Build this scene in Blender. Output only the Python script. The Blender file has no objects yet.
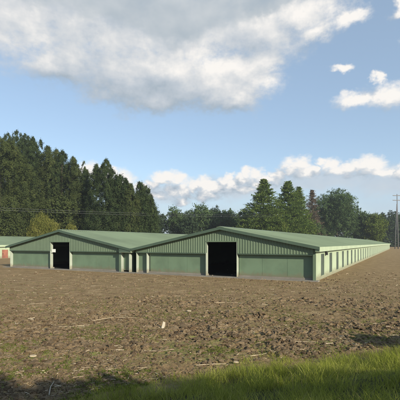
import bpy, bmesh, math, random
import numpy as np
from mathutils import Vector, Matrix

random.seed(7)
RNG = np.random.default_rng(11)
SC = bpy.context.scene
COL = SC.collection

# ------------------------------------------------------------------ helpers
def link(o, parent=None):
    COL.objects.link(o)
    if parent is not None:
        o.parent = parent
    return o

def mesh_np(name, verts, quads=None, tris=None, mat=None, parent=None, smooth=False, attr=None):
    """link ONE mesh object from numpy arrays"""
    me = bpy.data.meshes.new(name)
    v = np.asarray(verts, dtype=np.float32).reshape(-1, 3)
    me.vertices.add(len(v)); me.vertices.foreach_set('co', v.ravel())
    loops, starts = [], []
    n = 0
    if quads is not None and len(quads):
        q = np.asarray(quads, dtype=np.int32).reshape(-1, 4)
        loops.append(q.ravel()); starts.append(np.arange(len(q)) * 4 + n); n += q.size
    if tris is not None and len(tris):
        t = np.asarray(tris, dtype=np.int32).reshape(-1, 3)
        loops.append(t.ravel()); starts.append(np.arange(len(t)) * 3 + n); n += t.size
    loops = np.concatenate(loops); starts = np.concatenate(starts).astype(np.int32)
    me.loops.add(len(loops)); me.loops.foreach_set('vertex_index', loops)
    me.polygons.add(len(starts)); me.polygons.foreach_set('loop_start', starts)
    me.update(calc_edges=True)
    if attr is not None:
        for an, av in attr.items():
            a = me.attributes.new(an, 'FLOAT', 'POINT'); a.data.foreach_set('value', np.asarray(av, dtype=np.float32))
    me.polygons.foreach_set('use_smooth', np.full(len(starts), smooth))
    me.validate()
    if mat: me.materials.append(mat)
    o = bpy.data.objects.new(name, me)
    return link(o, parent)

class MB:
    """collects boxes, prisms and tubes, then builds them as ONE mesh"""
    def __init__(self): self.v = []; self.f = []
    def add(self, vs, fs):
        b = len(self.v); self.v += [tuple(p) for p in vs]; self.f += [tuple(i + b for i in q) for q in fs]
    def box(self, x0, x1, y0, y1, z0, z1):
        x0, x1 = sorted((x0, x1)); y0, y1 = sorted((y0, y1)); z0, z1 = sorted((z0, z1))
        self.add([(x0,y0,z0),(x1,y0,z0),(x1,y1,z0),(x0,y1,z0),(x0,y0,z1),(x1,y0,z1),(x1,y1,z1),(x0,y1,z1)],
                 [(0,3,2,1),(4,5,6,7),(0,1,5,4),(1,2,6,5),(2,3,7,6),(3,0,4,7)])
    def prism(self, poly, y0, y1):
        """polygon in x,z extruded along y"""
        n = len(poly)
        vs = [(x, y0, z) for x, z in poly] + [(x, y1, z) for x, z in poly]
        fs = [tuple(range(n)), tuple(range(2*n-1, n-1, -1))]
        fs += [(i, i+n, (i+1) % n + n, (i+1) % n) for i in range(n)]
        self.add(vs, fs)
    def tube(self, pts, radii, n=8):
        pts = [Vector(p) for p in pts]
        b = len(self.v)
        for i, p in enumerate(pts):
            d = (pts[min(i+1, len(pts)-1)] - pts[max(i-1, 0)]).normalized()
            a = d.cross(Vector((0,0,1)) if abs(d.z) < .9 else Vector((1,0,0))).normalized(); c = d.cross(a)
            r = radii[i] if hasattr(radii, '__len__') else radii
            for k in range(n):
                t = 2*math.pi*k/n
                self.v.append(tuple(p + a*(math.cos(t)*r) + c*(math.sin(t)*r)))
        for i in range(len(pts)-1):
            for k in range(n):
                self.f.append((b+i*n+k, b+i*n+(k+1) % n, b+(i+1)*n+(k+1) % n, b+(i+1)*n+k))
        self.f.append(tuple(b+k for k in range(n-1, -1, -1)))
        self.f.append(tuple(b+(len(pts)-1)*n+k for k in range(n)))
    def build(self, name, mat, parent=None, bevel=0, smooth=False):
        me = bpy.data.meshes.new(name); me.from_pydata(self.v, [], self.f)
        bm = bmesh.new(); bm.from_mesh(me); bmesh.ops.recalc_face_normals(bm, faces=bm.faces)
        if bevel: bmesh.ops.bevel(bm, geom=bm.edges, offset=bevel, segments=1, affect='EDGES')
        for f in bm.faces: f.smooth = smooth
        bm.to_mesh(me); bm.free()
        me.materials.append(mat)
        return link(bpy.data.objects.new(name, me), parent)

def thing(name, label, cat, loc=(0,0,0), rz=0, group=None):
    o = bpy.data.objects.new(name, None); link(o); o.empty_display_size = .3
    o.location = loc; o.rotation_euler = (0, 0, rz); o['label'] = label; o['category'] = cat
    if group: o['group'] = group
    return o

def tag(o, label=None, cat=None, group=None, kind=None):
    if label: o['label'] = label
    if cat: o['category'] = cat
    if group: o['group'] = group
    if kind: o['kind'] = kind
    return o

# value noise -------------------------------------------------------
def _hash(ix, iy, seed):
    h = (ix.astype(np.int64) * 374761393 + iy.astype(np.int64) * 668265263 + seed * 974634777) & 0xffffffff
    h = ((h ^ (h >> 13)) * 1274126177) & 0xffffffff
    return ((h ^ (h >> 16)) & 0xffffff) / float(0xffffff)
def vnoise(x, y, seed=0):
    ix = np.floor(x); iy = np.floor(y); fx = x - ix; fy = y - iy
    u = fx*fx*fx*(fx*(fx*6-15)+10); v = fy*fy*fy*(fy*(fy*6-15)+10)
    a = _hash(ix, iy, seed); b = _hash(ix+1, iy, seed); c = _hash(ix, iy+1, seed); d = _hash(ix+1, iy+1, seed)
    return (a*(1-u)+b*u)*(1-v) + (c*(1-u)+d*u)*v
def fbm(x, y, seed=0, octv=4, gain=.5):
    s = 0; a = 1; t = 0
    for k in range(octv):
        ca, sa = math.cos(k*1.1), math.sin(k*1.1)
        s = s + a*vnoise((x*ca - y*sa)*2**k, (x*sa + y*ca)*2**k, seed+k*17); t += a; a *= gain
    return s / t
def sstep(a, b, x):
    t = np.clip((x-a)/(b-a), 0, 1); return t*t*(3-2*t)

# ------------------------------------------------------------------ camera
HC, F = 3.1, 380.0            # eye height above the field; focal length in photo pixels
HOR = 243.0
def at(px, Y): return (px-200)/F*Y
def zat(py, Y): return HC + (HOR-py)/F*Y
cam = bpy.data.cameras.new('camera'); co = link(bpy.data.objects.new('camera', cam))
co.location = (0, 0, HC); co.rotation_euler = (math.radians(90), 0, 0)
cam.sensor_width = 36; cam.lens = F/400*36; cam.shift_y = (HOR-200)/400
cam.clip_start = .1; cam.clip_end = 9000
SC.camera = co

# ------------------------------------------------------------------ node helper
class NT:
    def __init__(self, tree): self.t = tree; self.n = tree.nodes; self.l = tree.links
    def node(self, typ, **kw):
        n = self.n.new(typ)
        for k, v in kw.items(): setattr(n, k, v)
        return n
    def put(self, sock, v):
        if isinstance(v, bpy.types.NodeSocket): self.l.new(v, sock)
        elif v is not None:
            if hasattr(sock.default_value, '__len__') and not hasattr(v, '__len__'): v = (v,)*len(sock.default_value)
            if hasattr(v, '__len__') and len(v) == 3 and len(sock.default_value) == 4: v = (*v, 1)
            sock.default_value = v
    def m(self, op, a, b=None, c=None, clamp=False):
        n = self.node('ShaderNodeMath', operation=op); n.use_clamp = clamp
        for i, v in enumerate((a, b, c)): self.put(n.inputs[i], v)
        return n.outputs[0]
    def vm(self, op, a, b=None, c=None):
        n = self.node('ShaderNodeVectorMath', operation=op)
        for i, v in enumerate((a, b, c)):
            if v is not None: self.put(n.inputs[i], v)
        return n.outputs['Value'] if op in ('LENGTH', 'DOT_PRODUCT', 'DISTANCE') else n.outputs[0]
    def mix(self, f, a, b, typ='MIX'):
        n = self.node('ShaderNodeMix', data_type='RGBA', blend_type=typ)
        self.put(n.inputs[0], f); self.put(n.inputs[6], a); self.put(n.inputs[7], b)
        return n.outputs[2]
    def noise(self, vec, scale, detail=3, rough=.5, dist=0, out='Fac', dim='3D'):
        n = self.node('ShaderNodeTexNoise', noise_dimensions=dim)
        if vec is not None: self.put(n.inputs['Vector'], vec)
        n.inputs['Scale'].default_value = scale; n.inputs['Detail'].default_value = detail
        n.inputs['Roughness'].default_value = rough; n.inputs['Distortion'].default_value = dist
        return n.outputs[out]
    def ramp(self, f, stops, interp='LINEAR'):
        n = self.node('ShaderNodeValToRGB'); n.color_ramp.interpolation = interp
        e = n.color_ramp.elements
        while len(e) < len(stops): e.new(.5)
        for i, (p, c) in enumerate(stops):
            e[i].position = p; e[i].color = (*c, 1) if hasattr(c, '__len__') else (c, c, c, 1)
        self.put(n.inputs[0], f)
        return n.outputs[0]
    def smooth(self, x, a, b):
        n = self.node('ShaderNodeMapRange', interpolation_type='SMOOTHSTEP')
        self.put(n.inputs[0], x); n.inputs[1].default_value = a; n.inputs[2].default_value = b
        return n.outputs[0]

def material(name):
    m = bpy.data.materials.new(name); m.use_nodes = True; m.node_tree.nodes.clear()
    k = NT(m.node_tree); out = k.node('ShaderNodeOutputMaterial')
    return m, k, out

def principled(k, out, col, rough=.6, bump=None, bstr=.3, bdist=.02, spec=.5):
    p = k.node('ShaderNodeBsdfPrincipled')
    k.put(p.inputs['Base Color'], col); k.put(p.inputs['Roughness'], rough)
    p.inputs['Specular IOR Level'].default_value = spec
    if bump is not None:
        b = k.node('ShaderNodeBump'); b.inputs['Strength'].default_value = bstr; b.inputs['Distance'].default_value = bdist
        k.put(b.inputs['Height'], bump); k.l.new(b.outputs[0], p.inputs['Normal'])
    k.l.new(p.outputs[0], out.inputs[0])
    return p

def painted(name, col, var=.12, rough=.5, streak=True, dirt=(.16,.15,.10), dirt_amt=.35, spec=.4, splash=False):
    """weathered painted sheet: patchy tone, run-off streaks, dust towards nothing in particular"""
    m, k, out = material(name)
    tc = k.node('ShaderNodeTexCoord').outputs['Object']
    n1 = k.noise(tc, .7, 4, .6)
    st = k.node('ShaderNodeMapping'); k.put(st.inputs[0], tc); st.inputs['Scale'].default_value = (5, 5, .5)
    n2 = k.noise(st.outputs[0], 1.6, 4, .65)
    n3 = k.noise(tc, 14, 3, .6)
    c = k.mix(k.smooth(n1, .3, .7), tuple(x*(1-var) for x in col), tuple(x*(1+var) for x in col))
    c = k.mix(k.m('MULTIPLY', k.smooth(n2, .52, .8), dirt_amt), c, dirt)
    c = k.mix(k.m('MULTIPLY', k.smooth(n3, .55, .8), dirt_amt*.5), c, dirt)
    if splash:
        sp = k.node('ShaderNodeSeparateXYZ'); k.put(sp.inputs[0], tc)
        ed = k.m('ADD', sp.outputs[2], k.m('MULTIPLY', k.noise(tc, 3.5, 5, .7), -1.1))
        c = k.mix(k.m('MULTIPLY', k.smooth(ed, .12, -.42), .65), c, (.17, .135, .085))
    principled(k, out, c, k.m('ADD', k.m('MULTIPLY', n1, .25), rough-.1), n3, .1, .01, spec)
    return m

def roofsheet(name, col):
    """long roof sheets: ribs down the slope, sheet seams and weathering, lichen patches"""
    m, k, out = material(name)
    tc = k.node('ShaderNodeTexCoord').outputs['Object']
    sp = k.node('ShaderNodeSeparateXYZ'); k.put(sp.inputs[0], tc)
    ribs = k.m('SINE', k.m('MULTIPLY', sp.outputs[1], 2*math.pi/.3))
    ribs = k.smooth(ribs, .2, .95)
    sheet = k.m('FLOOR', k.m('MULTIPLY', sp.outputs[1], 1/.9))
    wn = k.node('ShaderNodeTexWhiteNoise', noise_dimensions='1D'); k.put(wn.inputs['W'], sheet)
    st = k.node('ShaderNodeMapping'); k.put(st.inputs[0], tc); st.inputs['Scale'].default_value = (.25, 2.2, 1)
    n1 = k.noise(st.outputs[0], 1.0, 5, .65); n2 = k.noise(tc, .12, 4, .6)
    c = k.mix(k.smooth(n2, .3, .7), tuple(x*.84 for x in col), tuple(x*1.14 for x in col))
    c = k.mix(k.m('MULTIPLY', wn.outputs[0], .28), c, tuple(x*.72 for x in col))
    c = k.mix(k.m('MULTIPLY', k.smooth(n1, .5, .8), .45), c, (.17, .19, .12))
    principled(k, out, c, .5, n1, .25, .02, .35)
    return m

def leafmat(name, dark, mid, light, trans=.25, scale=.35, rnd=.34):
    m, k, out = material(name)
    tc = k.node('ShaderNodeTexCoord').outputs['Object']
    g = k.node('ShaderNodeNewGeometry')
    n = k.noise(tc, scale, 3, .6)
    f = k.m('ADD', k.m('ADD', k.m('MULTIPLY', n, .85), .03), k.m('MULTIPLY', g.outputs['Random Per Island'], rnd))
    c = k.ramp(f, [(.3, dark), (.6, mid), (.9, light)])
    d = k.node('ShaderNodeBsdfDiffuse'); k.put(d.inputs[0], c)
    t = k.node('ShaderNodeBsdfTranslucent'); k.put(t.inputs[0], k.mix(.5, c, light))
    s = k.node('ShaderNodeMixShader'); s.inputs[0].default_value = trans
    k.l.new(d.outputs[0], s.inputs[1]); k.l.new(t.outputs[0], s.inputs[2]); k.l.new(s.outputs[0], out.inputs[0])
    return m

def bark(name, col):
    m, k, out = material(name)
    tc = k.node('ShaderNodeTexCoord').outputs['Object']
    st = k.node('ShaderNodeMapping'); k.put(st.inputs[0], tc); st.inputs['Scale'].default_value = (6, 6, 1)
    n = k.noise(st.outputs[0], 1.5, 5, .7)
    principled(k, out, k.mix(n, tuple(x*.5 for x in col), tuple(x*1.4 for x in col)), .9, n, .6, .03, .2)
    return m

M = {}
M['clad']   = painted('green_cladding', (.112, .160, .100), .08, .5, dirt_amt=.25)
M['panel']  = painted('green_panel', (.122, .182, .115), .12, .5, dirt_amt=.25, splash=True)
M['trim']   = painted('dark_green_trim', (.06, .095, .065), .08, .5)
M['cream']  = painted('pale_green_wall', (.335, .405, .275), .07, .6, dirt_amt=.25, dirt=(.30,.29,.18), splash=True)
M['post']   = painted('pale_post_paint', (.31, .35, .285), .06, .55, dirt_amt=.2, dirt=(.3,.3,.25), splash=True)
M['roof']   = roofsheet('green_roof_sheet', (.158, .208, .130))
M['conc']   = painted('weathered_concrete', (.20, .185, .155), .15, .9, dirt=(.14,.12,.09), dirt_amt=.6, spec=.2)
M['black']  = painted('black_metal', (.02, .02, .022), .1, .5)
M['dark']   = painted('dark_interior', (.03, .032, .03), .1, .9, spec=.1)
M['net']    = painted('dark_window_mesh', (.055, .075, .058), .25, .5)
M['red']    = painted('rust_red_paint', (.24, .10, .065), .25, .8)
M['white']  = painted('white_board', (.72, .74, .66), .04, .5, dirt_amt=.1)
M['wood']   = bark('weathered_pole', (.17, .155, .14))
M['ppole']  = painted('pale_concrete_pole', (.13, .13, .135), .08, .8, spec=.2)
M['wire']   = painted('grey_cable', (.14, .145, .15), .05, .5)
M['porc']   = painted('porcelain', (.5, .48, .45), .05, .3)

# ------------------------------------------------------------------ terrain
def bank(x, y):
    e = (8.9 + .42*x - y)*.922 + (vnoise(x*.6, y*.6, 5)-.5)*.9
    return e
def far_z(x, y):
    """wooded hill behind the barns on one side"""
    z = 11*np.exp(-(((x+88)/60)**2 + ((y-190)/62)**2)*1.0)
    return np.where(y > 90, z*sstep(95, 150, y), 0)
def ground_z(x, y):
    e = bank(x, y)
    z = 1.5*sstep(0, 7.2, e)
    return z + far_z(x, y)

# one sheet, rows and columns close together where the field is seen near by
r0 = 1/np.linspace(1/4.2, 1/70, 520)
r1 = np.geomspace(70, 1500, 60)[1:]
rows = np.concatenate([[.3, 1, 2, 3, 3.6], r0, r1])
th = np.concatenate([np.linspace(-180, -42, 60)[:-1], np.linspace(-42, 42, 860), np.linspace(42, 180, 60)[1:]])
TH, RR = np.meshgrid(np.radians(th), rows)
X = RR*np.sin(TH); Y = RR*np.cos(TH)
Z = ground_z(X, Y)
def rough_at(x, y):
    """how cloddy the soil is: rough ploughed middle, smoother towards the barns"""
    r = np.hypot(x, y)
    f = .15 + .85*sstep(28, 15, r)*(.45+.55*sstep(8.5, 13, r))
    f = f*(.45 + .95*sstep(.35, .65, fbm(x*.5+3, y*.7, 31, 4)))
    return f
soil = 1 - sstep(-.2, .5, bank(X, Y))
rg = rough_at(X, Y)*soil*sstep(120, 40, RR)
big = fbm(X*.35, Y*.6, 3, 4)-.5
c1 = np.abs(fbm(X*2.6, Y*2.6, 9, 3)-.5)*2
c2 = fbm(X*7.5, Y*7.5, 21, 3)-.5
c3 = fbm(X*20, Y*20, 41, 2)-.5
Z = Z + rg*(.12*big + .08*(c1-.25) + .055*c2 + .03*c3*sstep(25, 12, RR))
Z = Z + soil*sstep(45, 25, RR)*((.35+.65*sstep(.4, .6, fbm(X*.7, Y*.9, 58, 3)))*.045*(np.abs(fbm(X*5.5, Y*5.5, 51, 3)-.5)*2-.2) + .032*(fbm(X*13, Y*13, 57, 3)-.5))
Z = Z + (1-soil)*(.06*(fbm(X*1.5, Y*1.5, 77, 3)-.5))
# level under and right in front of the barns
nr, nc = X.shape
idx = np.arange(nr*nc).reshape(nr, nc)
q = np.stack([idx[:-1, :-1], idx[1:, :-1], idx[1:, 1:], idx[:-1, 1:]], -1).reshape(-1, 4)[:, ::-1]

m, k, out = material('field_soil')
pos = k.node('ShaderNodeNewGeometry').outputs['Position']
sx = k.node('ShaderNodeSeparateXYZ'); k.put(sx.inputs[0], pos)
nA = k.noise(pos, .18, 4, .6); nB = k.noise(pos, 1.1, 5, .65); nC = k.noise(pos, 9, 5, .7); nD = k.noise(pos, 45, 3, .7)
c = k.ramp(k.m('ADD', k.m('MULTIPLY', nB, .5), k.m('MULTIPLY', nC, .5)),
           [(.35, (.090, .057, .031)), (.50, (.255, .175, .088)), (.65, (.43, .325, .18))])
c = k.mix(k.m('MULTIPLY', k.smooth(nD, .50, .72), .55), c, (.42, .325, .185))
nE = k.noise(pos, 21, 4, .75)
c = k.mix(k.m('MULTIPLY', k.smooth(nE, .54, .72), .55), c, (.085, .058, .036))
# thin olive cover of seedlings and moss, in patches
gm = k.m('MULTIPLY', k.smooth(k.noise(pos, .62, 5, .65), .44, .62), k.smooth(nC, .36, .60))
nearby = k.smooth(k.m('ADD', sx.outputs[1], k.m('MULTIPLY', nA, 5)), 21, 12)
c = k.mix(k.m('MULTIPLY', k.m('MULTIPLY', gm, .95), k.m('ADD', .12, nearby)), c, (.17, .205, .05))
c = k.mix(k.m('MULTIPLY', k.smooth(nA, .40, .62), .4), c, (.225, .160, .080))
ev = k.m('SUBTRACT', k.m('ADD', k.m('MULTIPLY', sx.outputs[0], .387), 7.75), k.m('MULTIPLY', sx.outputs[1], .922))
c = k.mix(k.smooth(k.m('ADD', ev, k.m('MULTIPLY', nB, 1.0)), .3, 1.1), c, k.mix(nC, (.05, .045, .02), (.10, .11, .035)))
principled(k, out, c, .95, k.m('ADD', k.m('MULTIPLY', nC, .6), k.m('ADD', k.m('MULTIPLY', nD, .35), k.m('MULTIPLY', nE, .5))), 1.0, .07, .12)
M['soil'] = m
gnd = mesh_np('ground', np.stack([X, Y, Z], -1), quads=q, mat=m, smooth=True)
tag(gnd, kind='structure')

# ------------------------------------------------------------------ barns
C0 = Vector((9.34, 30.6, 0)); RZ = math.atan2(-.472, .881)
Uv = Vector((-.8815, .4722, 0)); Vv = Vector((.4722, .8815, 0))
def barn(label, t_off, s_off, length, half_r, half_l, ov_r, ov_l, ridge_z, eave_z, door, panels, posts, lean=None, windows=0, pitch=4.2, first=2.1):
    """local frame: x runs along the front (towards the lit long wall), y runs back along the barn; ridge at x = 0"""
    loc = C0 + Uv*t_off + Vv*s_off
    b = thing('barn', label, 'barn', loc, RZ, 'long green barns side by side')
    xr, xl = half_r, -half_l
    sl = (ridge_z-eave_z)/(half_r+ov_r)
    zr = lambda x: ridge_z - sl*abs(x)
    OH = .32                                                   # roof overhang at the gable
    # roof: two thin slopes meeting at the ridge, sheets follow the slope
    T = .07; D = .38                                           # sheet thickness; depth of the bay recess
    rb = MB()
    a, c_ = -(half_l+ov_l), half_r+ov_r
    RIB = .033
    ys = []; yy_ = -OH
    while yy_ < length+.3-.36:
        ys += [(yy_, 0), (yy_+.25, 0), (yy_+.272, RIB), (yy_+.318, RIB), (yy_+.34, 0)]; yy_ += .36
    ys.append((length+.3, 0))
    for e in (a, c_):
        b0 = len(rb.v)
        for y_, h_ in ys: rb.v += [(0, y_, zr(0)+T+.002+h_), (e, y_, zr(e)+T+.002+h_)]
        for i in range(len(ys)-1):
            q_ = (b0+2*i, b0+2*i+1, b0+2*i+3, b0+2*i+2); rb.f.append(q_ if e > 0 else q_[::-1])
    rb.prism([(a, zr(a)), (0, zr(0)), (c_, zr(c_)), (c_, zr(c_)+T), (0, zr(0)+T), (a, zr(a)+T)], -OH, length+.3)
    roof = rb.build('roof', M['roof'], b)
    rc = MB(); rc.prism([(-.32, zr(.32)+T+.038), (0, zr(0)+T+.038), (.32, zr(.32)+T+.038), (.32, zr(.32)+T+.06), (0, zr(0)+T+.08), (-.32, zr(.32)+T+.06)], -OH-.03, length+.33)
    rc.build('ridge_cap', M['roof'], roof)
    bg = MB()                                                  # barge trims on the two gable edges
    for s_ in (-1, 1):
        e = a if s_ < 0 else c_
        bg.prism([(0, zr(0)-.16), (e, zr(e)-.16), (e, zr(e)+T+.02), (0, zr(0)+T+.02)], -OH-.045, -OH-.004)
    bg.build('barge_board', M['trim'], b)
    # ribbed gable cladding above the bays: real trapezoid ribs
    gz = 2.18
    d0, d1, dz = door
    g = MB()
    xs = []; x = xl
    P = .25
    prof = [(0, 0), (.12, 0), (.14, .025), (.21, .025), (.23, 0)]
    while x < xr:
        for dx, dy in prof:
            if x+dx < xr: xs.append((x+dx, -dy))
        x += P
    xs.append((xr, 0))
    for e in (d0, d1, 0.0): xs.append((e, 0))
    if lean is not None: xs = [(lean, 0)] + [p for p in xs if p[0] > lean + .02]
    xs = sorted(xs)
    for (xa, ya), (xb, yb) in zip(xs[:-1], xs[1:]):
        if xb-xa < 1e-4: continue
        mid = (xa+xb)/2
        zb = dz if d0 < mid < d1 else gz
        g.add([(xa, ya, zb), (xb, yb, zb), (xb, yb, zr(xb)-.004), (xa, ya, zr(xa)-.004)], [(0, 1, 2, 3)])
    g.add([(xl, .06, gz), (d0, .06, gz), (d0, .06, zr(d0)-.004), (xl, .06, zr(xl)-.004)], [(0, 1, 2, 3)])
    g.add([(d1, .06, gz), (xr, .06, gz), (xr, .06, zr(xr)-.004), (d1, .06, zr(d1)-.004)], [(0, 1, 2, 3)])
    g.add([(d0, .06, dz), (d1, .06, dz), (d1, .06, zr(d1)-.004), (0, .06, zr(0)-.004), (d0, .06, zr(d0)-.004)], [(0, 1, 2, 3, 4)])
    g.build('gable_cladding', M['clad'], b)
    # lintel beams under the cladding
    lb = MB()
    lb.box(xl if lean is None else lean, d0-.09, .0, D-.02, gz-.10, gz-.003); lb.box(d1+.09, xr-.004, .0, D-.02, gz-.10, gz-.003)
    lb.build('lintel', M['trim'], b)
    dl = MB(); dl.box(d0-.09, d1+.09, -.03, .42, dz-.003, dz+.10); dl.build('door_lintel', M['clad'], b)
    # recessed bay panels
    for (p0, p1) in panels:
        pm = MB(); pm.box(p0, p1, D, D+.06, .22, gz-.103); pn = pm.build('front_panel', M['panel'], b)
        tr = MB()
        n = max(1, round((p1-p0)/1.9))
        for i in range(1, n): tr.box(p0+(p1-p0)*i/n-.018, p0+(p1-p0)*i/n+.018, D-.010, D-.002, .22, gz-.105)
        tr.box(p0, p1, D-.03, D-.003, .22, .30); tr.build('panel_trim', M['panel'], pn)
    pl = MB()
    pl.box(xl if lean is None else lean, d0-.09, D-.06, .62, -.1, .217); pl.box(d1+.09, xr-.004, D-.06, .62, -.1, .217)
    pl.build('plinth', M['conc'], b)
    for (p0, p1, top, pmat) in posts:
        pm = MB(); pm.box(p0, p1, -.004, D+.03, -.05, top); pm.build('post', M[pmat], b)
    for (p0, p1) in ((d0-.088, d0-.045), (d1+.002, d1+.045)):
        pm = MB(); pm.box(p0, p1, -.012, D+.01, -.05, dz-.006); pm.build('door_jamb', M['post'], b)
    # inside: concrete floor and inner lining, closed at the far end
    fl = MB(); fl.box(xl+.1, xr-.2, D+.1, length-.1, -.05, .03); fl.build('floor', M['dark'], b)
    bw = MB(); bw.prism([(xl+.02, 0), (xr-.02, 0), (xr-.02, zr(xr)-.01), (0, zr(0)-.01), (xl+.02, zr(xl)-.01)], length-.12, length)
    bw.build('back_wall', M['clad'], b)
    lw = MB(); lw.box(xl, xl+.12, D+.1, length-.13, 0, zr(xl)-.02); lw.build('side_wall', M['cream'], b)
    if lean is not None:
        lw2 = MB(); lw2.box(lean, lean+.1, D+.1, length-.13, 0, zr(lean)-.02); lw2.build('lean_to_wall', M['trim'], b)
    # the lit long wall: pale piers, sill strip and head strip, dark mesh window in every bay
    w = MB(); Wt = .22
    y0 = .0
    sill, head = .30, 2.17
    w.box(xr-Wt, xr, y0, length-.13, 0, sill); w.box(xr-Wt, xr, y0, length-.13, head, zr(xr)-.012)
    y = y0
    wins = []
    for i in range(windows):
        a_ = first + i*pitch; e_ = a_+1.5
        if e_ > length-1: break
        w.box(xr-Wt, xr, y, a_, sill+.002, head-.002); wins.append((a_, e_)); y = e_
    w.box(xr-Wt, xr, y, length-.13, sill+.002, head-.002)
    w.build('long_wall', M['cream'], b)
    for (a_, e_) in wins:
        fm = MB()
        for (u0, u1, v0, v1) in ((a_, a_+.06, sill, head), (e_-.06, e_, sill, head), (a_+.06, e_-.06, sill, sill+.06), (a_+.06, e_-.06, head-.06, head), (a_+.06, e_-.06, 1.22, 1.27)):
            fm.box(xr-.05, xr-.008, u0, u1, v0, v1)
        wf = fm.build('window', M['trim'], b)
        pm = MB(); pm.box(xr-.04, xr-.022, a_+.06, e_-.06, sill+.06, head-.06); pm.build('pane', M['net'], wf)
        sm = MB(); sm.box(xr-.1, xr+.03, a_-.05, e_+.05, sill-.05, sill+.003); sm.build('sill', M['cream'], wf)
    ct = MB(); ct.box(xr-Wt-.02, xr+.004, -.03, -.004, 0, gz-.004); ct.build('corner_trim', M['clad'], b)
    fa = MB(); fa.box(c_-.03, c_+.012, -OH, length+.3, zr(c_)-.30, zr(c_)+T+.012); fa.build('fascia', M['cream'], b)
    so = MB(); so.box(xr+.002, c_-.034, -OH+.002, length+.29, zr(c_)-.296, zr(c_)-.27); so.build('soffit', M['cream'], b)
    er = MB(); er.prism([(xr+.006, zr(c_)-.268), (c_-.034, zr(c_)-.268), (c_-.034, zr(c_)-.004), (xr+.006, zr(xr)-.004)], -OH+.004, -OH+.05); er.build('eave_return', M['trim'], b)
    return b, zr

# front barn: t runs 0..16.7 (+ lean-to aisle to 18.1), ridge at t = 8.4
b1, zr1 = barn('green barn with the large open black doorway and a long pale window wall', 8.4, 0, 186, 8.4, 8.3, .35, 1.75, 4.47, 2.70,
     (-1.5, 1.5, 3.19), [(1.6, 8.2), (-8.1, -1.6), (-9.6, -8.45)],
     [(8.15, 8.397, 2.175, 'clad'), (-8.34, -8.30, 2.07, 'post'), (-9.64, -9.60, 2.07, 'post')], lean=-9.72, windows=44)
lm = MB(); lm.box(8.405, 8.60, 3.95, 4.35, 2.02, 2.26); lm.box(8.41, 8.50, 4.1, 4.2, 2.26, 2.40); lamp = lm.build('floodlight', M['black'], b1)
tag(lamp, 'small black floodlight under the eave')
# second barn: ridge at t = 29
b2, zr2 = barn('second green barn with a white board hanging in its narrow doorway', 29.0, 0, 110, 8.95, 9.25, 1.55, .35, 4.54, 2.42,
     (-1.7, 1.4, 3.19), [(1.5, 8.85), (-9.1, -1.8), (9.03, 10.0)],
     [(8.96, 9.0, 2.07, 'post'), (-9.14, -9.10, 2.07, 'post')], windows=0)
am = MB(); am.box(10.02, 10.07, -.02, .5, -.05, 2.07); am.build('post', M['post'], b2)
am = MB(); am.box(8.953, 10.3, .0, .30, 2.18, 2.52); am.build('aisle_gable', M['clad'], b2)
am = MB(); am.box(10.02, 10.14, .6, 109, 0, 2.3); am.build('aisle_wall', M['trim'], b2)
sg = MB(); sg.box(-1.66, -1.02, .10, .14, 2.0, 2.38); sn = sg.build('sign', M['white'], b2, bevel=.01)
sg = MB(); sg.box(-1.72, -1.60, .06, .20, 1.9, 2.3); sg.build('bracket', M['post'], sn)
# third barn, set back at the far side
b3, zr3 = barn('far green barn set back, with a rust red door in its pale wall', 74.2, 9, 36, 9.2, 9.2, .4, .4, 4.5, 2.62,
     (-1.5, 1.5, 3.15), [(1.6, 9.0), (-9.0, -1.6)], [(9.0, 9.197, 2.175, 'clad'), (-9.197, -9.0, 2.175, 'clad')], windows=8, pitch=4.2, first=1.9)
rd = MB(); rd.box(9.204, 9.24, 8.2, 9.5, .05, 1.75); rdo = rd.build('door', M['red'], b3); tag(rdo, 'rust red door')
hd = MB(); hd.box(9.242, 9.29, 8.32, 8.42, .85, 1.0); hd.build('handle', M['black'], rdo)

# valley gutter between the roofs belongs to the front barn
gm_ = MB(); gm_.box(-10.2, -10.0, -.34, 108, zr1(10.05)+.06, zr1(10.05)+.10); gm_.build('valley_gutter', M['trim'], b1)

def strip(name, mat, pts, z0, z1, kind='structure'):
    mb = MB(); n = len(pts)
    mb.add([(p[0], p[1], z0) for p in pts] + [(p[0], p[1], z1) for p in pts],
           [tuple(range(n-1, -1, -1)), tuple(range(n, 2*n))] + [(i, (i+1) % n, (i+1) % n+n, i+n) for i in range(n)])
    return tag(mb.build(name, mat), kind=kind)
def TS(t, s): p = C0 + Uv*t + Vv*s; return (p.x, p.y)
strip('pavement', M['conc'], [TS(-.25, -.55), TS(38.9, -.55), TS(38.9, .315), TS(-.25, .315)], -.1, .075)

# ------------------------------------------------------------------ trees
M['bark'] = bark('dark_bark', (.055, .043, .032))
M['lf_ced']  = leafmat('cedar_leaf', (.018, .031, .014), (.046, .066, .026), (.100, .115, .042), .18, .55, .12)
M['lf_ced2'] = leafmat('cedar_leaf_olive', (.024, .037, .015), (.062, .078, .027), (.125, .130, .044), .18, .45, .12)
M['lf_fir']  = leafmat('fir_leaf', (.028, .055, .016), (.080, .125, .030), (.165, .205, .050), .25, .30)
M['lf_brd']  = leafmat('broadleaf', (.026, .050, .022), (.062, .100, .040), (.115, .160, .062), .24, .22)
M['lf_brd2'] = leafmat('broadleaf_light', (.035, .060, .014), (.085, .118, .026), (.15, .18, .045), .25, .25)
M['lf_dead'] = leafmat('brown_leaf', (.050, .040, .029), (.115, .090, .064), (.19, .15, .11), .2, .3)
M['lf_bam']  = leafmat('bamboo_leaf', (.055, .068, .016), (.120, .130, .030), (.21, .205, .062), .3, .4)
M['lf_far']  = leafmat('far_leaf', (.020, .034, .020), (.036, .056, .030), (.060, .085, .042), .2, .15)

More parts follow.
